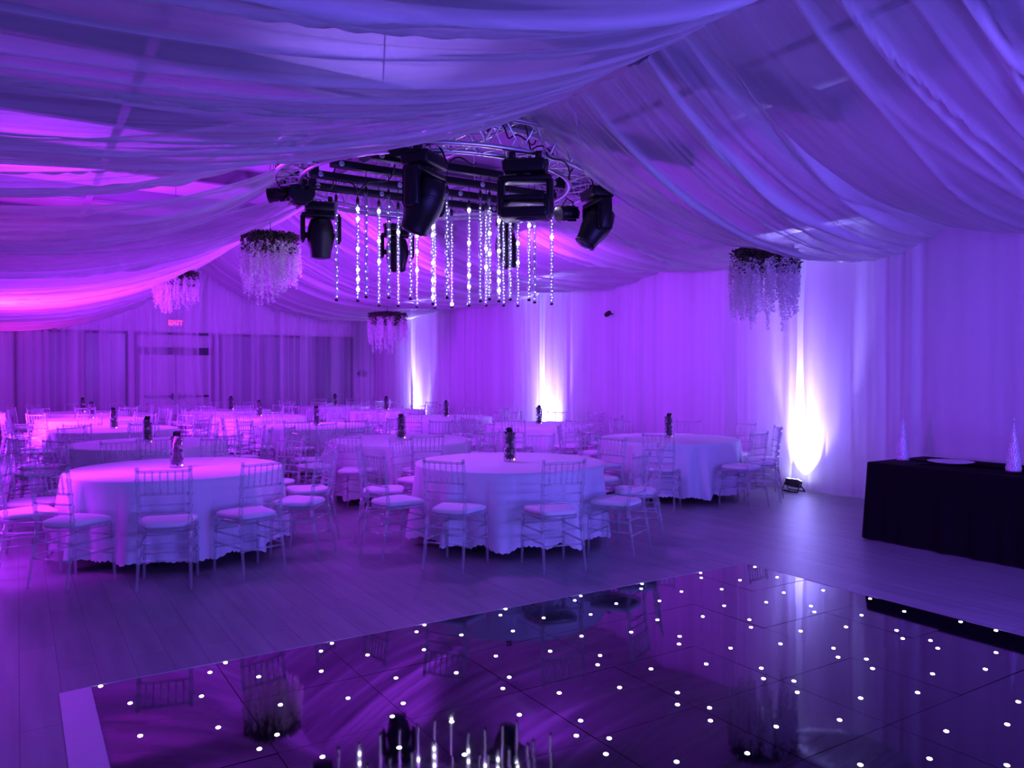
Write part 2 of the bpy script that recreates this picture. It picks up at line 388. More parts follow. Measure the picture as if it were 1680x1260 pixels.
# right of the ridge
drape(D, 'white voile ceiling drape, right side, overhead nearest the camera', 4.0, 4.05, (-3.4, -.2), XE_R, 3.3, (-3.4, .3), .0, 10, .05, 31, .25)
drape(D, 'white voile ceiling drape, right side, above the black buffet table', 4.0, 4.04, (-.4, 2.1), XE_R, 3.32, (.2, 2.4), .03, 12, .06, 32, .28)
drape(D, 'white voile ceiling drape at the top right with heavy diagonal folds', 4.0, 4.03, (1.9, 4.1), XE_R, 3.36, (2.2, 5.1), .06, 16, .07, 33, .30)
drape(D, 'white voile ceiling drape, right side, hem bordering the truss opening', 4.0, 4.02, (3.9, 6.22), XE_R, 3.30, (4.9, 6.95), .14, 26, .06, 34, .27, nt=150)
drape(D, 'white voile ceiling drape right of the truss ring', 5.9, 3.6, (6.5, 9.4), XE_R, 3.34, (6.8, 9.6), .12, 14, .05, 41, .16)
drape(D, 'white voile ceiling drape, right side, first full swag beyond the truss', 4.0, 4.45, (9.3, 12.8), XE_R, 3.36, (9.4, 12.9), .1, 20, .06, 42, .2)
drape(D, 'violet ceiling drape over the right-hand far tables', 4.0, 4.46, (12.6, 17.2), XE_R, 3.34, (12.7, 17.4), .1, 24, .06, 43, .2)
drape(D, 'violet ceiling drape meeting the back curtain on the right', 4.0, 4.5, (17.0, 22.1), XE_R, 3.3, (17.2, 22.1), .1, 22, .05, 44, .18)

# ------------------------------------------------------------------ wall curtains
def curtain(name, label, p0, p1, top, seed, m='curtain', amp=.05, per=.27, zb=.02, pinch=None, nz=24, group='white voile wall curtains'):
    """pleated cloth hung from p0 to p1 (xy); top(k) gives the height along it; pinch pulls the hem in at either end"""
    p0 = np.array(p0); p1 = np.array(p1); L = np.linalg.norm(p1 - p0); n = int(L / .022)
    d = (p1 - p0) / L; nrm = np.array([-d[1], d[0]])
    u = np.linspace(0, 1, n)[:, None]; z = np.linspace(0, 1, nz)[None, :]
    ph = u * L / per * 2 * PI + 1.6 * smooth_noise(u * L / 3.1, seed) + .5 * z * smooth_noise(u * L / 1.3, seed + 1)
    w = (np.sin(ph) * .5 + .5 * np.sin(ph * .43 + 2) + .25 * np.sin(ph * 2.1)) * (.55 + .45 * smooth_noise(u * L / 1.9, seed + 11))
    mod = .6 + .4 * smooth_noise(u * L / 2.3, seed + 3)
    off = .9 * amp * w * mod * (.55 + .45 * (1 - z))
    uu = u + 0 * z
    if pinch:
        a, b_ = pinch; prof = np.sin(PI * np.clip((1 - z) ** .8, 0, 1)) ** 1.0
        uu = uu + (a / L) * prof * np.exp(-u * L / .5) - (b_ / L) * prof * np.exp(-(1 - u) * L / .5)
    tops = np.array([top(k) for k in np.linspace(0, 1, n)])[:, None]
    P = p0 + (p1 - p0) * uu[..., None] + nrm * off[..., None]
    Z = zb + (tops - zb) * z
    V = np.concatenate([P, Z[..., None]], -1).reshape(-1, 3)
    g = np.clip(.5 - .5 * w + .35 * smooth_noise(u * L / .9, seed + 7), 0, 1.2) + 0 * z
    edge = np.exp(-(u * L / .05) ** 2) + np.exp(-((1 - u) * L / .05) ** 2)
    g = np.clip(g + edge, 0, 1.3)
    b = MB(); b.add(V.tolist(), grid_faces(n, nz))
    o = b.build(name, M[m], gather=g.reshape(-1)); return tag(o, label, 'curtain', group)
XC = 9.08
UP = [6.95, 13.2, 19.35]
cc = lambda k: 3.55
curtain('wall_curtain', 'violet voile curtain on the right wall behind the black buffet table', (XC, -3.4), (XC, UP[0] - .13), cc, 51, pinch=(0, -.1))
curtain('wall_curtain', 'violet voile curtain between the first and second uplights', (XC, UP[0] + .17), (XC, UP[1] - .17), cc, 52, pinch=(-.1, -.1))
curtain('wall_curtain', 'violet voile curtain between the second and farthest uplights', (XC, UP[1] + .17), (XC, UP[2] - .17), cc, 53, pinch=(-.05, -.05))
curtain('wall_curtain', 'violet voile curtain between the farthest uplight and the back corner', (XC, UP[2] + .17), (XC, 22.0), cc, 54)
for k, y in enumerate(UP):
    curtain('narrow_curtain', 'narrow white curtain glowing above the ' + ('nearest', 'middle', 'farthest')[k] + ' wall uplight', (XC + .13, y - .30), (XC + .13, y + .30), cc, 60 + k, amp=.03, per=.11, group='narrow bright curtains over the uplights')
def gable(x):
    tt = abs(x - 4.0) / 5.0; e = 2.6 if x < 4 else 3.3
    return 4.5 - (4.5 - e) * (1 - (1 - min(tt, 1)) ** 3) + .08
bx = [-.98, 1.25, 2.75, 4.35, 6.3, 9.05]
nm = ['at the far left corner', 'left of the double doors', 'in front of the double doors', 'right of the double doors', 'over the dark windows at the right end']
for k in range(5):
    a, b_ = bx[k], bx[k + 1]
    curtain('back_curtain', 'thin voile curtain on the back wall ' + nm[k], (a, 22.1), (b_, 22.1), (lambda q, a=a, b_=b_: gable(a + (b_ - a) * q)), 70 + k, 'backcurtain', amp=.05, per=.2, pinch=(0, .25) if k == 2 else None, group='voile curtains on the back wall')
curtain('wall_curtain', 'voile curtain down the left wall', (XL + .09, YF + .1), (XL + .09, 22.0), lambda k: 3.2, 80)

# ------------------------------------------------------------------ uplights on the right wall
def uplight(x, y, label, energy, rz=0):
    r = empty('uplight', (x, y, 0), rz); tag(r, label, 'uplight', 'black floor uplights along the right wall')
    r.scale = (.85, .85, .85)
    mt = Matrix.Translation((0, 0, .135)) @ Matrix.Rotation(math.radians(22), 4, 'Y')
    MB().rbox(0, 0, 0, .13, .24, .11, .012, mt).build('housing', M['black'], r)
    MB().box(-.05, .05, -.105, .105, .052, .060, mt).build('lens', M['lampface'], r)
    b = MB()
    b.tube([(-.02, -.14, .135), (-.09, -.15, .012), (-.09, .15, .012), (-.02, .14, .135)], .011, 8)
    b.tube([(-.02, -.14, .135), (.09, -.15, .012), (.09, .15, .012), (-.02, .14, .135)], .011, 8)
    b.build('yoke', M['blackmetal'], r)
    light('uplight_beam', 'SPOT', (x + .10, y, .14), (.48, 0, 1), energy * 4.5, COOL, .035, spot=math.radians(64), blend=.9)
    return r
uplight(8.95, UP[0] + .02, 'black floor uplight at the foot of the nearest white glowing curtain gap', 1500)
uplight(8.95, UP[1], 'black floor uplight below the middle white glowing curtain gap', 1700)
uplight(8.95, UP[2], 'black floor uplight below the farthest white glowing curtain gap', 1900)

# security camera on right wall
sc = empty('security_camera', (8.95, 10.95, 2.68)); tag(sc, 'small dark security camera on the right curtain wall', 'camera')
MB().box(-.02, .12, -.012, .012, -.01, .01).build('bracket', M['blackmetal'], sc)
MB().lathe([(.02, -.06), (.04, -.055), (.045, 0), (.04, .06), (.02, .065)], 14, Matrix.Rotation(math.radians(70), 4, 'X')).build('housing', M['black'], sc)

# ------------------------------------------------------------------ dance floor
df = empty('dance_floor', (0, 0, 0)); tag(df, 'glossy black sparkle dance floor with white edging', 'dance floor')
TX, TY, TS, TH = .307, 4.475, .603, .018
panels = {}
pm = MB().box(.0015, TS - .0015, -TS + .0015, -.0015, 0, TH)
proto = None
for i in range(8):
    for j in range(8):
        if proto is None: proto = pm.build('floor_panel', M['panel'], df); o = proto
        else: o = proto.copy(); COL.objects.link(o); o.parent = df
        o.location = (TX + i * TS, TY - j * TS, 0)
        o.rotation_euler = (math.radians(random.Random(i * 9 + j).uniform(-.12, .12)), math.radians(random.Random(i * 7 + j * 3).uniform(-.12, .12)), 0)
        panels[(i, j)] = o
# white sloped edging
b = MB()
def wedge(b, a0, a1, b0, b1):  # inner edge (high) a0-a1, outer edge (low) b0-b1
    v = [(*a0, TH + .002), (*a1, TH + .002), (*b1, .004), (*b0, .004), (*a0, 0), (*a1, 0), (*b1, 0), (*b0, 0)]
    b.add(v, [(0, 1, 2, 3), (4, 7, 6, 5), (0, 3, 7, 4), (1, 5, 6, 2), (3, 2, 6, 7), (0, 4, 5, 1)], False)
x1, yb = TX + 8 * TS, TY - 8 * TS
for k in range(4):
    ya = TY - k * 2 * TS; e_ = 2 * TS - .004; wedge(MB_ := MB(), (TX, ya), (TX, ya - e_), (TX - .14, ya + (.03 if k == 0 else 0)), (TX - .14, ya - e_)); MB_.build('edge_ramp', M['trim'], df)
    xa = TX + k * 2 * TS; wedge(MB_ := MB(), (xa, TY), (xa + e_, TY), (xa - (.14 if k == 0 else 0), TY + .035), (xa + e_ + (.03 if k == 3 else 0), TY + .035)); MB_.build('edge_trim', M['trim'], df)
    wedge(MB_ := MB(), (x1, ya), (x1, ya - e_), (x1 + .035, ya), (x1 + .035, ya - e_)); MB_.build('edge_trim', M['trim'], df)
r_ = Vector((math.cos(YAW), -math.sin(YAW), 0)); f0 = Vector((math.sin(YAW), math.cos(YAW), 0))
fw = f0 * math.cos(PITCH) - Vector((0, 0, math.sin(PITCH))); upv = f0 * math.sin(PITCH) + Vector((0, 0, math.cos(PITCH)))
def px(u, v, h=0.0):
    d = fw + r_ * ((u - 840) / F) + upv * ((630 - v) / F); t = (h - 1.6) / d.z
    return Vector((0, 0, 1.6)) + d * t
Z7 = [(330,492),(427,547),(460,655),(716,628),(661,524),(689,446),(740,415),(849,461),(920,553),(909,651),(851,699),(1053,377),(1054,443),(1089,351),(1142,531),(1206,390),(1058,724),(1310,694),(1287,591),(1323,548),(1299,465),(1367,314),(1391,373),(1393,291),(1514,324),(1497,448),(1482,608),(1524,716),(1627,393),(1650,499),(1671,463),(1642,259),(1659,239)]
Z8 = [(104,268),(125,377),(228,328),(155,514),(24,585),(225,605),(211,653),(319,663),(308,714),(353,496),(289,391),(281,422),(258,257),(206,211),(214,191),(342,221),(391,315),(456,435),(543,513),(543,552),(540,740),(427,156),(424,172),(484,212),(477,274),(556,181),(550,328),(548,354),(637,419),(619,120),(621,136),(626,263),(696,228),(688,173),(648,563),(651,605),(717,367),(779,274),(784,298),(748,144),(797,101),(818,433),(825,467),(867,625),(772,712),(925,475),(936,512),(881,353),(834,217),(892,185),(870,135),(1021,177),(981,229),(992,249),(947,311),(1096,297),(1055,367),(1070,397),(1144,531),(1075,603),(1147,259),(1175,204),(1262,309),(1282,335),(1163,403),(1183,434),(1287,247),(1373,342),(1397,368),(1380,452),(1331,513),(1472,281),(1588,309),(1588,382),(1553,437),(1661,543),(1425,640),(1625,618),(1370,730),(1143,750),(1624,752),(3,311)]
pts = [(a / 2, 880 + c / 2) for a, c in Z7] + [(840 + a / 2, 880 + c / 2) for a, c in Z8]
ledm = MB().lathe([(.0105, 0), (.0105, .0015), (.008, .0035), (.003, .0045)], 10)
ledp = None
for u, v in pts:
    p = px(u, v, TH)
    i = int((p.x - TX) / TS); j = int((TY - p.y) / TS); i = min(max(i, 0), 7); j = min(max(j, 0), 7)
    if p.y > TY - .01: p.y = TY - .03
    P = panels[(i, j)]
    if ledp is None: ledp = ledm.build('led_star', M['led'], P); o = ledp
    else: o = ledp.copy(); COL.objects.link(o); o.parent = P
    o.location = (p.x - P.location.x, p.y - P.location.y, TH + .0003)

# ------------------------------------------------------------------ chairs
def make_chair():
    """chiavari chair, faces +Y, origin on the floor under the seat"""
    r = empty('chiavari_chair')
    b = MB()   # seat pad
    L = 28; vs = []; rings = [(.455, .93), (.462, .99), (.475, 1.0), (.488, .985), (.497, .9), (.502, .6), (.503, .2)]
    def outline(a, k):
        c, s = math.cos(a), math.sin(a); w = .198 if s > 0 else .182
        e = .42
        x = w * math.copysign(abs(c) ** e, c); y = .195 * math.copysign(abs(s) ** e, s)
        w2 = 1 + .10 * y / .195
        return x * w2 * k, y * k
    for z, k in rings:
        for i in range(L): x, y = outline(2 * PI * i / L, k); vs.append((x, y, z))
    fs = [(k * L + i, k * L + (i + 1) % L, (k + 1) * L + (i + 1) % L, (k + 1) * L + i) for k in range(len(rings) - 1) for i in range(L)]
    fs += [tuple(range(L - 1, -1, -1)), tuple((len(rings) - 1) * L + i for i in range(L))]
    b.add(vs, fs); p = b.build('seat_pad', M['pad'], r); p['label'] = 'white seat pad'
    b = MB(); vs = []
    for z, k in [(.425, .97), (.430, 1.0), (.448, 1.0), (.4535, .97)]:
        for i in range(L): x, y = outline(2 * PI * i / L, k); vs.append((x, y, z))
    fs = [(k * L + i, k * L + (i + 1) % L, (k + 1) * L + (i + 1) % L, (k + 1) * L + i) for k in range(3) for i in range(L)]
    fs += [tuple(range(L - 1, -1, -1)), tuple(3 * L + i for i in range(L))]
    b.add(vs, fs); b.build('seat_frame', M['clear'], r)
    def turned(b, p0, p1, r0, r1, rings, n=7):
        p0, p1 = Vector(p0), Vector(p1); st = [(0, r0)]
        for q in rings:
            rr = r0 + (r1 - r0) * q
            st += [(q - .022, rr), (q - .010, rr * 1.45), (q + .010, rr * 1.45), (q + .022, rr)]
        st.append((1, r1)); b.tube([p0.lerp(p1, q) for q, _ in st], [x for _, x in st], n)
    for sx in (-1, 1):
        b = MB(); turned(b, (sx * .188, .175, .43), (sx * .195, .185, 0), .0165, .0105, (.12, .5)); b.build('leg', M['clear'], r)
        b = MB(); turned(b, (sx * .172, -.185, .43), (sx * .185, -.255, 0), .0165, .010, (.12, .5)); b.build('leg', M['clear'], r)
    b = MB()   # backrest: two posts, rails, spindles
    def bp(x, z): q = (z - .43) / .49; return (x * (1 + .06 * q), -.185 - .055 * q ** 1.4, z)
    for sx in (-1, 1):
        st = []; zs = [.43, .5, .51, .525, .535, .60, .61, .625, .635, .69, .70, .72, .73, .80, .81, .825, .835, .88, .895]
        rr = [.0155, .0145, .020, .020, .0145, .0142, .019, .019, .0142, .0142, .0195, .0195, .014, .0138, .0185, .0185, .0138, .0135, .0135]
        b.tube([bp(sx * .172, z) for z in zs], rr, 8)
        c = bp(sx * .172, .905); b.ball(c, .0165, 8, 5)
    def rail(z, rad, bow=.012):
        b.tube([(lambda p: (p[0], p[1] - bow * (1 - (k / 3 - 1) ** 2), p[2]))(bp(.172 * (k / 3 - 1), z)) for k in range(7)], rad, 7)
    rail(.885, .0115); rail(.715, .009); rail(.635, .008); rail(.565, .008)
    for k in range(6):
        x = .172 * (-1 + 2 * (k + 1) / 7)
        q0, q1 = Vector(bp(x, .715)), Vector(bp(x, .885)); off = Vector((0, -.010, 0)); q0 += off; q1 += off
        st = [(0, .0055), (.18, .006), (.22, .010), (.27, .010), (.31, .006), (.75, .006), (.79, .009), (.83, .006), (1, .0055)]
        b.tube([q0.lerp(q1, a) for a, _ in st], [c for _, c in st], 6)
    b.build('backrest', M['clear'], r)
    b = MB()
    def lp(front, sx, z):
        q = (.43 - z) / .43
        return Vector((sx * (.188 + .007 * q), .175 + .01 * q, z)) if front else Vector((sx * (.172 + .013 * q), -.185 - .07 * q, z))
    for sx in (-1, 1):
        for z in (.33, .24): b.tube([lp(True, sx, z), lp(False, sx, z)], .0085, 6)
    for z in (.345, .20): b.tube([lp(True, -1, z), lp(True, 1, z)], .0085, 6)
    for z in (.345, .22): b.tube([lp(False, -1, z), lp(False, 1, z)], .0085, 6)
    for sx in (-1, 1): b.tube([lp(True, sx, .36), (sx * .12, .17, .425)], .007, 6)
    b.build('stretcher', M['clear'], r)
    return r
chair0 = make_chair(); kids[chair0.name] = list(chair0.children); used = [False]
def place_chair(x, y, rz, label, group):
    if not used[0]: c = chair0; used[0] = True
    else:
        c = chair0.copy(); COL.objects.link(c)
        for ch in kids['chiavari_chair']:
            k = ch.copy(); COL.objects.link(k); k.parent = c
    c.location = (x, y, 0); c.rotation_euler = (0, 0, rz); tag(c, label, 'chair', group); return c

# ------------------------------------------------------------------ tables
def make_table():
    r = empty('round_table')
    MB().lathe([(.89, .718), (.905, .722), (.905, .742), (.89, .746)], 48).build('tabletop', M['tabletop'], r)
    for k in range(4):
        a = PI / 4 + k * PI / 2
        b = MB(); b.tube([(.42 * math.cos(a), .42 * math.sin(a), .718), (.62 * math.cos(a), .62 * math.sin(a), .02)], .014, 8)
        l = b.build('leg', M['blackmetal'], r)
        MB().lathe([(.02, 0), (.022, .004), (.02, .045)], 10, Matrix.Translation((.622 * math.cos(a), .622 * math.sin(a), 0))).build('foot', M['black'], l)
    return r
table0 = make_table(); tkids = [(k, list(k.children)) for k in table0.children]; tused = [False]
def place_table(x, y, rz):
    if not tused[0]: t = table0; tused[0] = True
    else:
        t = table0.copy(); COL.objects.link(t)
        for ch, sub in tkids:
            k = ch.copy(); COL.objects.link(k); k.parent = t
            for s2 in sub: q = s2.copy(); COL.objects.link(q); q.parent = k
    t.location = (x, y, 0); t.rotation_euler = (0, 0, rz); return t
def cloth_mesh(angs, seed):
    """round cloth draped over the table: flat top, rounded edge, skirt that folds between the chairs, scalloped hem"""
    r = np.random.default_rng(seed); n = 480; th = np.linspace(0, 2 * PI, n, endpoint=False)
    angs = np.sort(np.array(angs) % (2 * PI)); rid = np.zeros(n); pinc = np.zeros(n)
    for i in range(len(angs)):
        a, c = angs[i], angs[(i + 1) % len(angs)]
        gap = (c - a) % (2 * PI)
        for k in range(2 if gap > .75 else 1):
            m = a + gap * ((k + 1) / (3 if gap > .75 else 2)) + r.uniform(-.05, .05); w = r.uniform(.075, .12); am = r.uniform(.75, 1.15)
            d = (th - m + PI) % (2 * PI) - PI
            rid += am * np.exp(-(d / w) ** 2) - .25 * am * np.exp(-((d - .17) / .06) ** 2) - .2 * am * np.exp(-((d + .17) / .06) ** 2)
    small = sum(r.uniform(.3, 1) * np.sin(k * th + r.uniform(0, 6.28)) for k in (13, 17, 23, 31))
    V = []; rows = []
    top = [(.05, .7485), (.35, .7485), (.7, .7485), (.87, .7485), (.905, .7475), (.917, .743), (.9215, .734)]
    for rr, z in top: rows.append(np.stack([rr * np.cos(th), rr * np.sin(th), np.full(n, z)], -1))
    sc = np.abs(np.sin(th * 58)) ** .8
    hem = .085 + .03 * small / 2.2 + .022 * (1 - np.clip(rid, 0, 1)) - .016 * sc
    for k in range(1, 17):
        q = k / 16
        z = .734 + (hem - .734) * q
        R = .9215 + q ** .9 * (.11 * rid + .006 * small) - .01 * q - .012 * math.sin(PI * q) * (rid < .2)
        rows.append(np.stack([R * np.cos(th), R * np.sin(th), z], -1))
    V = np.concatenate(rows).tolist(); m = len(rows)
    fs = [(i * n + j, i * n + (j + 1) % n, (i + 1) * n + (j + 1) % n, (i + 1) * n + j) for i in range(m - 1) for j in range(n)]
    k0 = len(V); V.append((0, 0, .7485)); fs += [(k0, (j + 1) % n, j) for j in range(n)]
    b = MB(); b.add(V, [tuple(reversed(f)) for f in fs])
    return b
def make_vase(variant):
    r = empty('table_centrepiece'); rr = random.Random(variant)
    b = MB(); b.lathe([(.001, 0), (.058, 0), (.06, .004), (.06, .29), (.0575, .29), (.0575, .012), (.001, .012)], 24, caps=False)
    b.build('vase', M['glass'], r)
    b = MB()
    for k in range(230):
        a = rr.uniform(0, 2 * PI); q = rr.uniform(0, 1); z = .03 + .295 * q; rad = rr.uniform(.01, .047) * (1 if z < .28 else .6)
        c = Vector((rad * math.cos(a), rad * math.sin(a), z)); s = rr.uniform(.012, .024)
        e = Euler((rr.uniform(0, 6), rr.uniform(0, 6), 0)).to_matrix()
        vs = [c + e @ Vector(p) * s for p in ((-1, 0, 0), (0, -.6, .15), (1, 0, 0), (0, .6, .15), (0, 0, .45), (0, 0, -.35))]
        b.add(vs, [(0, 1, 4), (1, 2, 4), (2, 3, 4), (3, 0, 4), (1, 0, 5), (2, 1, 5), (3, 2, 5), (0, 3, 5)], False)
    b.tube([(.005, 0, .012), (.0, .01, .31)], .006, 6)
    b.build('dark_foliage', M['foliage'], r)
    for k in range(2 if variant % 3 else 1):
        a = rr.uniform(3.4, 6.0); z = rr.uniform(.07, .2); b = MB()
        for q in range(7):
            t = q * 2 * PI / 6; c = Vector((.042 * math.cos(a), .042 * math.sin(a), z))
            if q < 6: c += Vector((-math.sin(a) * math.cos(t), math.cos(a) * math.cos(t), math.sin(t))) * .014
            b.ball(c, .010, 6, 4)
        b.build('blossom', M['petal'], r)
    MB().lathe([(.007, 0), (.007, .012), (.003, .015)], 8, Matrix.Translation((.035, -.030, .0125))).build('led_candle', M['pinkled'], r)
    return r
vases = [make_vase(k) for k in range(3)]; vk = [list(v.children) for v in vases]; vused = [False] * 3
cols = [
    ('left', [(1.23, 7.67), (1.37, 10.63), (1.28, 13.69), (1.20, 16.97), (1.25, 20.0)]),
    ('middle', [(4.07, 6.48), (4.26, 9.46), (4.20, 12.72), (4.15, 16.14), (4.32, 19.4)]),
    ('right', [(7.37, 7.73), (7.50, 11.0), (7.25, 13.93), (7.45, 17.4), (7.25, 20.4)])]
ordn = ['nearest', 'second', 'third', 'fourth', 'farthest']
special = {('left', 0): [-100, -72, -38, -3, 26, 57, 92, 128, 163, -158, -128],
           ('middle', 0): [-88, -55, -22, 17, 53, 86, 128, 167, -167, -125],
           ('right', 0): [-42, -4, 47, 76, 100, 132, 168, -150, -118, -84]}
rk = ['leftmost', 'second from left', 'third from left', 'fourth from left', 'fifth from left', 'sixth from left', 'seventh from left']
R = random.Random(8); vi = 0
for ci, (cn, lst) in enumerate(cols):
    for ti, (tx, ty) in enumerate(lst):
        w = Vector((-tx, -ty, 0)).normalized(); rt = Vector((-w.y, w.x, 0))
        angs = special.get((cn, ti))
        if angs is None:
            a0 = R.uniform(0, 36); angs = [a0 + 36 * k + R.uniform(-5, 5) for k in range(10)]
        info = []
        for a in angs:
            a_ = math.radians(a); dist = 1.165 + R.uniform(0, .07)
            d = w * math.cos(a_) + rt * math.sin(a_)
            p = Vector((tx, ty, 0)) + d * dist
            rz = math.atan2(-d.y, -d.x) - PI / 2 + math.radians(R.uniform(-5, 5))
            info.append((p, rz, math.cos(a_) >= 0, (p.dot(r_)) / (p.dot(f0)), math.atan2(d.y, d.x)))
        where = '%s table in the %s column' % (ordn[ti], cn)
        for near in (True, False):
            ss = sorted([q for q in info if q[2] == near], key=lambda q: q[3])
            for k, q in enumerate(ss):
                x = q[0].x
                if x < -.62: q[0].x = -.62
                rank = 'rightmost' if k == len(ss) - 1 else rk[k]
                place_chair(q[0].x, q[0].y, q[1], 'clear acrylic chair, %s side of the %s, %s' % ('near' if near else 'far', where, rank), 'clear chiavari chairs at the %s' % where)
        t = place_table(tx, ty, R.uniform(0, 1.5)); tag(t, 'round folding table under the white cloth, ' + where, 'table', 'round banquet tables')
        c = cloth_mesh([q[4] for q in info], ci * 10 + ti).build('tablecloth', M['cloth'], None, (tx, ty, 0))
        tag(c, 'white scalloped tablecloth on the ' + where, 'tablecloth', 'white round tablecloths')
        vv = vi % 3; vi += 1
        if not vused[vv]: v = vases[vv]; vused[vv] = True
        else:
            v = vases[vv].copy(); COL.objects.link(v)
            for ch in vk[vv]: q = ch.copy(); COL.objects.link(q); q.parent = v
        v.location = (tx, ty, .7487); v.rotation_euler = (0, 0, [0, 0, .5][ci] + R.uniform(-.3, .3))
        tag(v, 'glass vase of dark foliage on the ' + where, 'centrepiece', 'vase centrepieces on the tables')

# ------------------------------------------------------------------ buffet table at the right
bt = empty('buffet_table', (0, 0, 0)); tag(bt, 'long folding table under the black cloth by the right wall', 'table')
MB().box(7.03, 7.97, 1.6, 4.57, .715, .742).build('tabletop', M['tabletop'], bt)
for x in (7.15, 7.85):
    for y in (1.85, 4.3): MB().tube([(x, y, 0), (x, y, .715)], .015, 8).build('leg', M['blackmetal'], bt)
def rect_cloth(x0, x1, y0, y1, zt, hem, seed):
    r = np.random.default_rng(seed); cr = .05; pts_ = []
    def seg(a, b_, n): return [(a[0] + (b_[0] - a[0]) * i / n, a[1] + (b_[1] - a[1]) * i / n) for i in range(n)]
    for (cx, cy, a0), nxt in zip([(x1 - cr, y1 - cr, 0), (x0 + cr, y1 - cr, PI / 2), (x0 + cr, y0 + cr, PI), (x1 - cr, y0 + cr, 3 * PI / 2)], range(4)):
        pts_ += [(cx + cr * math.cos(a0 + k * PI / 16), cy + cr * math.sin(a0 + k * PI / 16), a0 + k * PI / 16) for k in range(9)]
        ends = [(x0 + cr, y1, PI / 2), (x0, y0 + cr, PI), (x1 - cr, y0, 3 * PI / 2), (x1, y1 - cr, 2 * PI)][nxt]
        sx, sy = pts_[-1][:2]; L = math.hypot(ends[0] - sx, ends[1] - sy); n = int(L / .02)
        pts_ += [(sx + (ends[0] - sx) * i / n, sy + (ends[1] - sy) * i / n, ends[2]) for i in range(1, n)]
    P = np.array(pts_); n = len(P); nx = np.cos(P[:, 2]); ny = np.sin(P[:, 2])
    arc = np.cumsum(np.r_[0, np.hypot(np.diff(P[:, 0]), np.diff(P[:, 1]))]); T = arc[-1] + .01
    w = sum(a * np.sin(2 * PI * arc / T * k + r.uniform(0, 6)) for a, k in ((1, 23), (.8, 31), (.5, 47), (.4, 61)))
    rows = []
    for off, z in ((-.3, zt), (-.03, zt), (-.006, zt - .002), (0, zt - .01)): rows.append(np.stack([P[:, 0] + nx * off, P[:, 1] + ny * off, np.full(n, z)], -1))
    rows[0][:, 0] = np.clip(P[:, 0], (x0 + x1) / 2 - .1, (x0 + x1) / 2 + .1); rows[0][:, 1] = np.clip(P[:, 1], y0 + .4, y1 - .4)
    for k in range(1, 14):
        q = k / 13; rows.append(np.stack([P[:, 0] + nx * (.013 * w * q + .035 * q), P[:, 1] + ny * (.013 * w * q + .035 * q), zt - .01 + (hem - zt + .01) * q + 0 * w], -1))
    V = np.concatenate(rows).tolist(); m = len(rows)
    fs = [(i * n + j, i * n + (j + 1) % n, (i + 1) * n + (j + 1) % n, (i + 1) * n + j) for i in range(m - 1) for j in range(n)]
    fs.append(tuple(range(n)))
    b = MB(); b.add(V, [tuple(reversed(f)) for f in fs]); return b
o = rect_cloth(6.99, 8.01, 1.56, 4.61, .7465, .012, 3).build('buffet_cloth', M['blackcloth']); tag(o, 'floor length black tablecloth on the long buffet table', 'tablecloth')
def cone(x, y, h, label):
    r = empty('cone_tree', (x, y, .7475)); tag(r, label, 'decoration', 'silver cone trees')
    b = MB(); R0 = .062 * h / .46; b.lathe([(R0, 0), (R0 * 1.02, .012), (R0, .02), (.004, h - .02), (.002, h)], 28); b.build('cone', M['silver'], r)
    b = MB(); n = 26
    for i in range(n):
        z = .025 + (h - .06) * i / n; rad = R0 * (1 - z / h); m = max(5, int(2 * PI * rad / .017))
        for k in range(m):
            a = 2 * PI * (k + .5 * (i % 2)) / m; b.ball((rad * math.cos(a), rad * math.sin(a), z), .0085, 6, 4)
    s_ = b.build('sequin_studs', M['silver'], r)
    b = MB(); b.ball((0, 0, h + .012), .010, 8, 5); b.tube([(0, 0, h), (0, 0, h + .05)], [.004, .001], 6); b.build('tip', M['silver'], r)
cone(7.44, 4.50, .44, 'silver cone tree near the end of the black buffet table')
cone(7.39, 3.45, .44, 'silver cone tree by the round plate, toward the right edge')
cone(7.72, 3.36, .52, 'taller silver cone tree at the extreme right edge of the buffet')
pr = []
b = MB(); n = 64; vs = []
for rr, z, sc_ in ((.001, .006, 0), (.13, .006, 0), (.15, .012, 0), (.195, .020, .02), (.20, .017, .03), (.15, .004, 0), (.13, 0, 0), (.001, 0, 0)):
    vs += [((rr + sc_ * .25 * math.cos(16 * 2 * PI * j / n)) * math.cos(2 * PI * j / n), (rr + sc_ * .25 * math.cos(16 * 2 * PI * j / n)) * math.sin(2 * PI * j / n), z) for j in range(n)]
b.add(vs, [(i * n + j, i * n + (j + 1) % n, (i + 1) * n + (j + 1) % n, (i + 1) * n + j) for i in range(7) for j in range(n)])
o = b.build('charger_plate', M['silver'], None, (7.58, 4.10, .7475)); tag(o, 'round silver charger plate with scalloped rim on black cloth', 'plate')

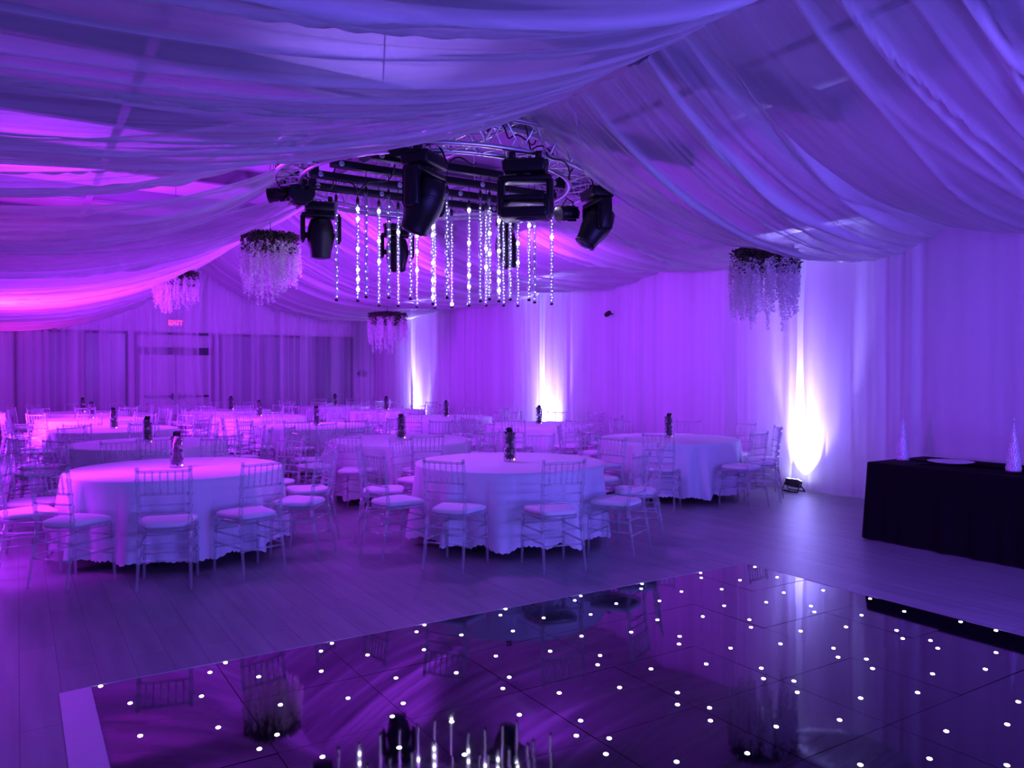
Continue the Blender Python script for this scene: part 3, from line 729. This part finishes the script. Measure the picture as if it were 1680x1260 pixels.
# ------------------------------------------------------------------ truss ring
CX, CY = 3.94, 7.79
tr = empty('lighting_truss', (CX, CY, 3.66)); tag(tr, 'circular aluminium lighting truss hung from the ceiling', 'truss')
def ring(rad, z, n=72): return [(rad * math.cos(2 * PI * k / n), rad * math.sin(2 * PI * k / n), z) for k in range(n)]
RI, RO, HT = 1.46, 1.72, .27
for rad, z in ((RO, 0), (RI, 0), (RO, HT), (RI, HT)):
    MB().tube(ring(rad, z), .0245, 10, closed=True).build('chord_ring', M['steel'], tr)
b = MB(); n = 32
for k in range(n):
    a0, a1 = 2 * PI * k / n, 2 * PI * (k + 1) / n; am = (a0 + a1) / 2
    P = lambda rad, a, z: (rad * math.cos(a), rad * math.sin(a), z)
    b.tube([P(RO, a0, 0), P(RO, am, HT), P(RO, a1, 0)], .009, 6)
    b.tube([P(RI, a0, 0), P(RI, am, HT), P(RI, a1, 0)], .009, 6)
    b.tube([P(RI, a0, 0), P(RO, am, 0), P(RI, a1, 0)], .009, 6)
    b.tube([P(RI, a0, HT), P(RO, a0, HT)], .009, 6)
b.build('bracing', M['steel'], tr)
for k in range(4):
    a = PI / 4 + k * PI / 2
    b = MB(); b.tube([(1.59 * math.cos(a), 1.59 * math.sin(a), HT), (1.45 * math.cos(a), 1.45 * math.sin(a), HC - 3.66)], .007, 6)
    b.build('hanging_cable', M['steel'], tr)
# cross truss towards the ceiling, above the front of the ring
b = MB()
for dx, dz in ((-.13, 0), (.13, 0), (-.13, .26), (.13, .26)): b.tube([(dx, -1.72, .35 + dz), (dx, 1.72, .35 + dz)], .022, 8)
for k in range(12):
    y = -1.7 + k * .285
    for dx in (-.13, .13): b.tube([(dx, y, .35), (dx, y + .14, .61), (dx, y + .285, .35)], .008, 6)
    b.tube([(-.13, y, .35), (.13, y + .14, .35), (-.13, y + .285, .35)], .008, 6)
b.build('cross_truss', M['steel'], tr)
# black battens carrying the tubes
bars = [6.95, 7.42, 7.92, 8.42]
nmb = ['nearest', 'second', 'third', 'farthest']
for k, y in enumerate(bars):
    hw = math.sqrt(1.44 ** 2 - (y - CY) ** 2)
    r = empty('batten', (CX, y, 3.60)); tag(r, 'black batten carrying light tubes inside the truss ring, %s of four' % nmb[k], 'batten', 'black battens in the truss ring')
    MB().rbox(0, 0, .06, 2 * hw - .1, .075, .075, .008).build('bar', M['black'], r)
    b = MB()
    for x in (-hw + .15, -.4, .35, hw - .2): b.lathe([(.028, -.002), (.028, .004), (.02, .006)], 14, Matrix.Translation((x, -.038, .06)) @ Matrix.Rotation(PI / 2, 4, 'X'))
    b.build('bolt_heads', M['steel'], r)
    for x in (-hw + .1, hw - .1):
        q = MB(); q.tube([(x, 0, .1), (x * 1.01, 0, .2)], .012, 8); q.rbox(x, 0, .11, .07, .06, .05, .005); q.build('clamp', M['blackmetal'], r)
# light tubes
tubes = [(400,825,350),(492,828,345),(528,812,290),(583,848,350),(625,815,290),(666,850,360),(719,820,400),(746,853,420),(815,842,400),(824,858,400),(876,815,300),(896,855,400),(970,848,315),(1019,830,350),(1043,848,410),(1058,822,320),(1098,830,300),(1118,848,420),(1147,823,400),(1180,850,420),(1228,825,400),(1252,835,400),(1325,842,330)]
lit = {400: [815], 492: [430, 472, 600, 690, 732, 775], 528: [], 583: [440, 568, 655], 625: [], 666: [530], 719: [], 746: [543, 612, 692], 815: [505, 540, 660, 735, 775, 808], 876: [803], 896: [838, 855],
       970: [385, 435, 575, 668, 715, 762], 1019: [822], 1043: [600, 680], 1058: [535, 622], 1098: [440, 480, 610, 700, 738, 780], 1180: [465, 578, 660], 1228: [500], 1325: [425, 550]}
ord2 = ['first', 'second', 'third', 'fourth', 'fifth', 'sixth', 'seventh', 'eighth', 'ninth', 'tenth', 'eleventh', 'twelfth', 'thirteenth', 'fourteenth', 'fifteenth', 'sixteenth', 'seventeenth', 'eighteenth', 'nineteenth', 'twentieth', 'twenty-first', 'twenty-second', 'twenty-third']
for k, (u, vb, vt) in enumerate(tubes):
    U, V = 400 + u / 2.625, 180 + vb / 2.625
    p = px(U, V, 2.35)
    yb_ = min(bars, key=lambda y: abs(y - p.y))
    dd = fw + r_ * ((U - 840) / F); dd = Vector((dd.x, dd.y)); tt = yb_ / dd.y; X, Y = dd.x * tt, yb_
    zc = X * f0.x + Y * f0.y
    hb = 1.6 + (614 - V) / F * zc; ht = min(hb + 1.12, 3.42)
    r = empty('light_tube', (X, Y, hb)); L = ht - hb
    tag(r, 'clear hanging tube of white leds under the truss, %s from left' % ord2[k], 'light tube', 'hanging led light tubes')
    MB().tube([(0, 0, .02), (0, 0, L)], .0185, 10, False).build('tube', M['tubeglass'], r)
    b = MB(); b.lathe([(.012, 0), (.018, .004), (.018, .024)], 10); b.build('end_cap', M['black'], r)
    b = MB(); b.lathe([(.018, L - .02), (.018, L + .03), (.008, L + .06)], 10); b.tube([(0, 0, L + .04), (0, 0, 3.627 - hb)], .004, 6); b.build('cord', M['black'], r)
    b = MB(); b.box(-.006, .006, -.001, .001, .03, L - .01); b.build('led_strip', M['trim'], r)
    b = MB(); rr = random.Random(k); z = .05; dense = u not in (528, 625, 400, 1252)
    while z < L - .1:
        b.ball((rr.choice((-.006, .006)), -.005, z), .006, 6, 4); z += (.036 if dense else .075) * rr.uniform(.8, 1.2)
    b.build('led_points', M['leddim'], r)
    b = MB(); any_ = False
    for vz in lit.get(u, []):
        h = 1.6 + (614 - (180 + vz / 2.625)) / F * zc - hb
        if .03 < h < L: b.ball((0, -.004, h), .018, 10, 6); any_ = True
    if any_: b.build('bright_leds', M['ledball'], r)

# ------------------------------------------------------------------ moving heads and par cans
def at(u, z, h):  # a point at camera depth z, pixel column u, height h
    p = f0 * z + r_ * ((u - 840) / F * z); return Vector((p.x, p.y, h))
def moving_head(loc, rz, tilt, label, scale=1.0, kind=0, beam=None):
    r = empty('moving_head_light', loc, rz); r.scale = (scale,) * 3
    tag(r, label, 'moving head light', 'moving head lights on the truss')
    b = MB(); b.rbox(0, 0, -.075, .36, .25, .11, .03); b.box(-.19, .19, -.06, .06, -.05, -.02)
    for k in range(5): b.box(-.13 + k * .055, -.105 + k * .055, -.10, .10, -.02, -.012)
    b.build('base', M['black'], r)
    for s_ in (-1, 1):
        b = MB(); b.rbox(s_ * .11, 0, .0, .045, .06, .10, .008); b.lathe([(.034, -.024), (.034, .024)], 12, Matrix.Translation((s_ * .11, 0, .03)) @ Matrix.Rotation(PI / 2, 4, 'Y'))
        b.build('clamp', M['blackmetal'], r)
    b = MB(); b.lathe([(.07, -.15), (.08, -.13)], 18)
    b.rbox(0, 0, -.172, .44, .16, .05, .02)
    for s_ in (-1, 1):
        mt = Matrix.Translation((s_ * .205, 0, -.32)) @ Matrix.Rotation(PI / 2, 4, 'Y')
        b.rbox(0, 0, 0, .34, .15, .055, .05, mt)
    b.build('yoke', M['black'], r)
    hd = Matrix.Translation((0, 0, -.40)) @ Matrix.Rotation(math.radians(tilt), 4, 'X')
    if kind == 0:
        b = MB(); b.lathe([(.06, .20), (.115, .185), (.145, .10), (.155, 0), (.15, -.08), (.125, -.17), (.115, -.24), (.118, -.255), (.10, -.26)], 24, hd)
        for k in range(6): b.lathe([(.148, .06 - k * .02), (.159, .064 - k * .02), (.148, .068 - k * .02)], 24, hd, caps=False)
        b.tube([hd @ Vector((-.19, 0, 0)), hd @ Vector((.19, 0, 0))], .035, 12)
    else:
        b = MB(); b.rbox(0, .0, -.01, .34, .24, .05, .02, Matrix.Translation((0, 0, -.33)))
        b.rbox(0, 0, 0, .40, .28, .085, .03, Matrix.Translation((0, 0, -.46)))
        for s_ in (-1, 1): b.rbox(s_ * .19, 0, 0, .05, .24, .17, .015, Matrix.Translation((0, 0, -.40)))
    b.build('lamp_head', M['black'], r)
    lens = hd if kind == 0 else Matrix.Translation((0, 0, -.245))
    MB().lathe([(.095, -.263), (.09, -.268), (.04, -.275), (.001, -.277)], 20, lens).build('lens', M['lensglass'], r)
    return r
moving_head(at(697, 7.15, 3.62), YAW * -1 + 1.15, 24, 'black moving head light, largest, hanging in front of the tubes left of centre', 1.12)
moving_head(at(862, 7.30, 3.60), -YAW - .15, 80, 'black moving head light with slotted body right of the tubes', 1.12, 1)
moving_head(at(979, 8.42, 3.60), -YAW - 1.25, -34, 'black moving head light at the right end of the truss ring', 1.0)
moving_head(at(527, 9.0, 3.58), -YAW + .3, 8, 'black moving head light at the left end of the truss ring', .98)
moving_head(at(652, 10.3, 3.58), -YAW + .2, 10, 'small dark moving head light behind the tubes, on the far left of ring', .95)
moving_head(at(832, 10.0, 3.58), -YAW + 1.4, -8, 'small dark moving head light behind the tubes, on the far right of ring', .95)
def par(loc, d, label, hl=.28):
    q = Vector(d).to_track_quat('-Z', 'Y'); r = empty('par_light', loc); r.rotation_mode = 'QUATERNION'; r.rotation_quaternion = q
    tag(r, label, 'par light', 'par lights on the truss')
    b = MB(); b.lathe([(.03, hl / 2), (.06, hl / 2 - .02), (.07, .02), (.078, -.02), (.07, -.03), (.082, -.06), (.074, -.07), (.085, -hl / 2), (.078, -hl / 2)], 20)
    for k in range(8): a = k * PI / 4; b.box(-.004, .004, .055, .085, -.02, .10, Matrix.Rotation(a, 4, 'Z'))
    b.build('can', M['black'], r)
    MB().lathe([(.07, -hl / 2 + .004), (.001, -hl / 2 + .002)], 16, caps=False).build('lens', M['lensglass'], r)
    b = MB(); b.tube([(.09, 0, 0), (.10, .10, 0), (0, .16, 0), (-.10, .10, 0), (-.09, 0, 0)], .008, 6); b.build('bracket', M['blackmetal'], r)
    return r
par(at(462, 8.8, 3.62), -r_ + Vector((0, 0, -.15)), 'black ribbed par light sticking out past the left end of the truss')
par(at(492, 8.75, 3.60), -f0 + r_ * .5, 'black par light clamped to the ring above the left moving head', .30).scale = (1.6, 1.6, 1.3)
par(at(932, 8.5, 3.34), -r_ * .8 - f0 * .5 + Vector((0, 0, -.1)), 'black par light with violet lens beside the right moving head', .26)
par(at(660, 7.2, 3.66), -r_ * .3 - f0 + Vector((0, 0, -.1)), 'black par light clamped above the largest moving head', .26)
light('roof_fill', 'SPOT', (3.6, 8.6, 4.05), (.02, -.05, 1), 100, (.30, .18, 1.0), .05, spot=math.radians(120), blend=.5)  # bare upward spot added to brighten the roof deck over the ring
# loose power cables
rc = random.Random(3)
for k, (u0, z0, h0, u1, z1, h1) in enumerate([(800, 7.3, 4.05, 880, 7.6, 3.9), (780, 7.2, 3.95, 850, 7.5, 4.1), (480, 8.8, 3.75, 560, 8.2, 3.72), (470, 8.9, 3.6, 520, 8.0, 3.9), (900, 7.4, 3.72, 960, 8.0, 3.7), (840, 7.2, 4.1, 905, 7.7, 3.75), (700, 7.1, 3.75, 780, 7.3, 3.62), (560, 8.3, 3.60, 650, 7.9, 3.72)]):
    a, c = at(u0, z0, h0), at(u1, z1, h1); P = []
    for i in range(17):
        q = i / 16; p = a.lerp(c, q) + Vector((0, 0, -.14 * math.sin(PI * q))) + Vector((.05 * math.sin(q * 9 + k), .05 * math.cos(q * 7 + k * 2), .045 * math.sin(q * 12 + k)))
        P.append(p)
    o = MB().tube(P, .008, 6).build('power_cable', M['black'])
    tag(o, ['power cable looping up in the gap right of the drape hem', 'power cable arching over the front of the truss ring', 'power cable above the par light at the left ring end',
        'power cable along the left inside of the truss ring', 'power cable running to the right moving head light', 'power cable over the slotted moving head light',
        'power cable sagging above the largest moving head light', 'power cable sagging under the battens, left half'][k], 'cable', 'power cables tangled on the truss')

# ------------------------------------------------------------------ hanging flower chandeliers
def flowers(x, y, ht, rad, L, seed, label):
    r = empty('hanging_flowers', (x, y, ht)); tag(r, label, 'flower chandelier', 'hanging wisteria chandeliers')
    rr = random.Random(seed)
    b = MB()
    for k in range(1500):
        a = rr.uniform(0, 2 * PI); q = math.sqrt(rr.random()) * (1.04 if k % 2 else 1); z = -rr.uniform(0, 1) ** 1.6 * .30 - .05 * q + .06
        c = Vector((rad * q * math.cos(a), rad * q * math.sin(a), z)); s = rr.uniform(.02, .045)
        e = Euler((rr.uniform(-1, 1), rr.uniform(-1, 1), rr.uniform(0, 6))).to_matrix()
        b.add([c + e @ Vector(p) * s for p in ((-1, 0, 0), (0, -.45, .1), (1, 0, 0), (0, .45, .1))], [(0, 1, 2, 3)], False)
    b.build('greenery_crown', M['leaf'], r)['kind'] = 'stuff'
    b = MB()
    b.lathe([(rad * .8, -.01), (rad * .8, .01), (rad * .4, .03)], 20); b.tube([(0, 0, 0), (0, 0, HC - ht)], .004, 6)
    b.build('hanging_frame', M['blackmetal'], r)
    b = MB(); ns = 120
    for k in range(ns):
        a = rr.uniform(0, 2 * PI); q = math.sqrt(rr.random())
        if k < 66: q = rr.uniform(.8, 1.04)
        l = L * (rr.uniform(.42, .86) if q > .8 else rr.uniform(.6, 1.0)) * (1 - .22 * max(0, math.sin(a + seed))); x0, y0_ = rad * q * math.cos(a), rad * q * math.sin(a)
        z = -.10 - rr.uniform(0, .12); sw = rr.uniform(0, 6)
        while z > -l:
            fr = z / -l; w = .024 * (1 - .5 * fr)
            for _ in range(5):
                c = Vector((x0 + rr.gauss(0, w * .8) + .012 * math.sin(z * 9 + sw), y0_ + rr.gauss(0, w * .8), z + rr.uniform(-.012, .012)))
                s = rr.uniform(.009, .017)
                e = Euler((rr.uniform(-1.2, 1.2), rr.uniform(-1.2, 1.2), rr.uniform(0, 6))).to_matrix()
                b.add([c + e @ Vector(p) * s for p in ((-1, 0, .3), (0, -.8, -.1), (1, 0, .3), (0, .8, -.1))], [(0, 1, 2, 3)], False)
            z -= .026
    b.build('blossom_strands', M['petal'], r)['kind'] = 'stuff'
    return r
flowers(3.11, 11.45, 3.60, .40, 1.02, 1, 'hanging wisteria chandelier nearest the left end of the truss')
flowers(2.65, 16.5, 3.60, .40, .84, 2, 'hanging wisteria chandelier above the exit sign, farthest on the left')
flowers(7.35, 17.1, 3.02, .44, .95, 3, 'hanging wisteria chandelier at the far end of the right curtain')
flowers(7.75, 6.46, 3.10, .40, .98, 4, 'large hanging wisteria chandelier beside the nearest bright uplight gap')
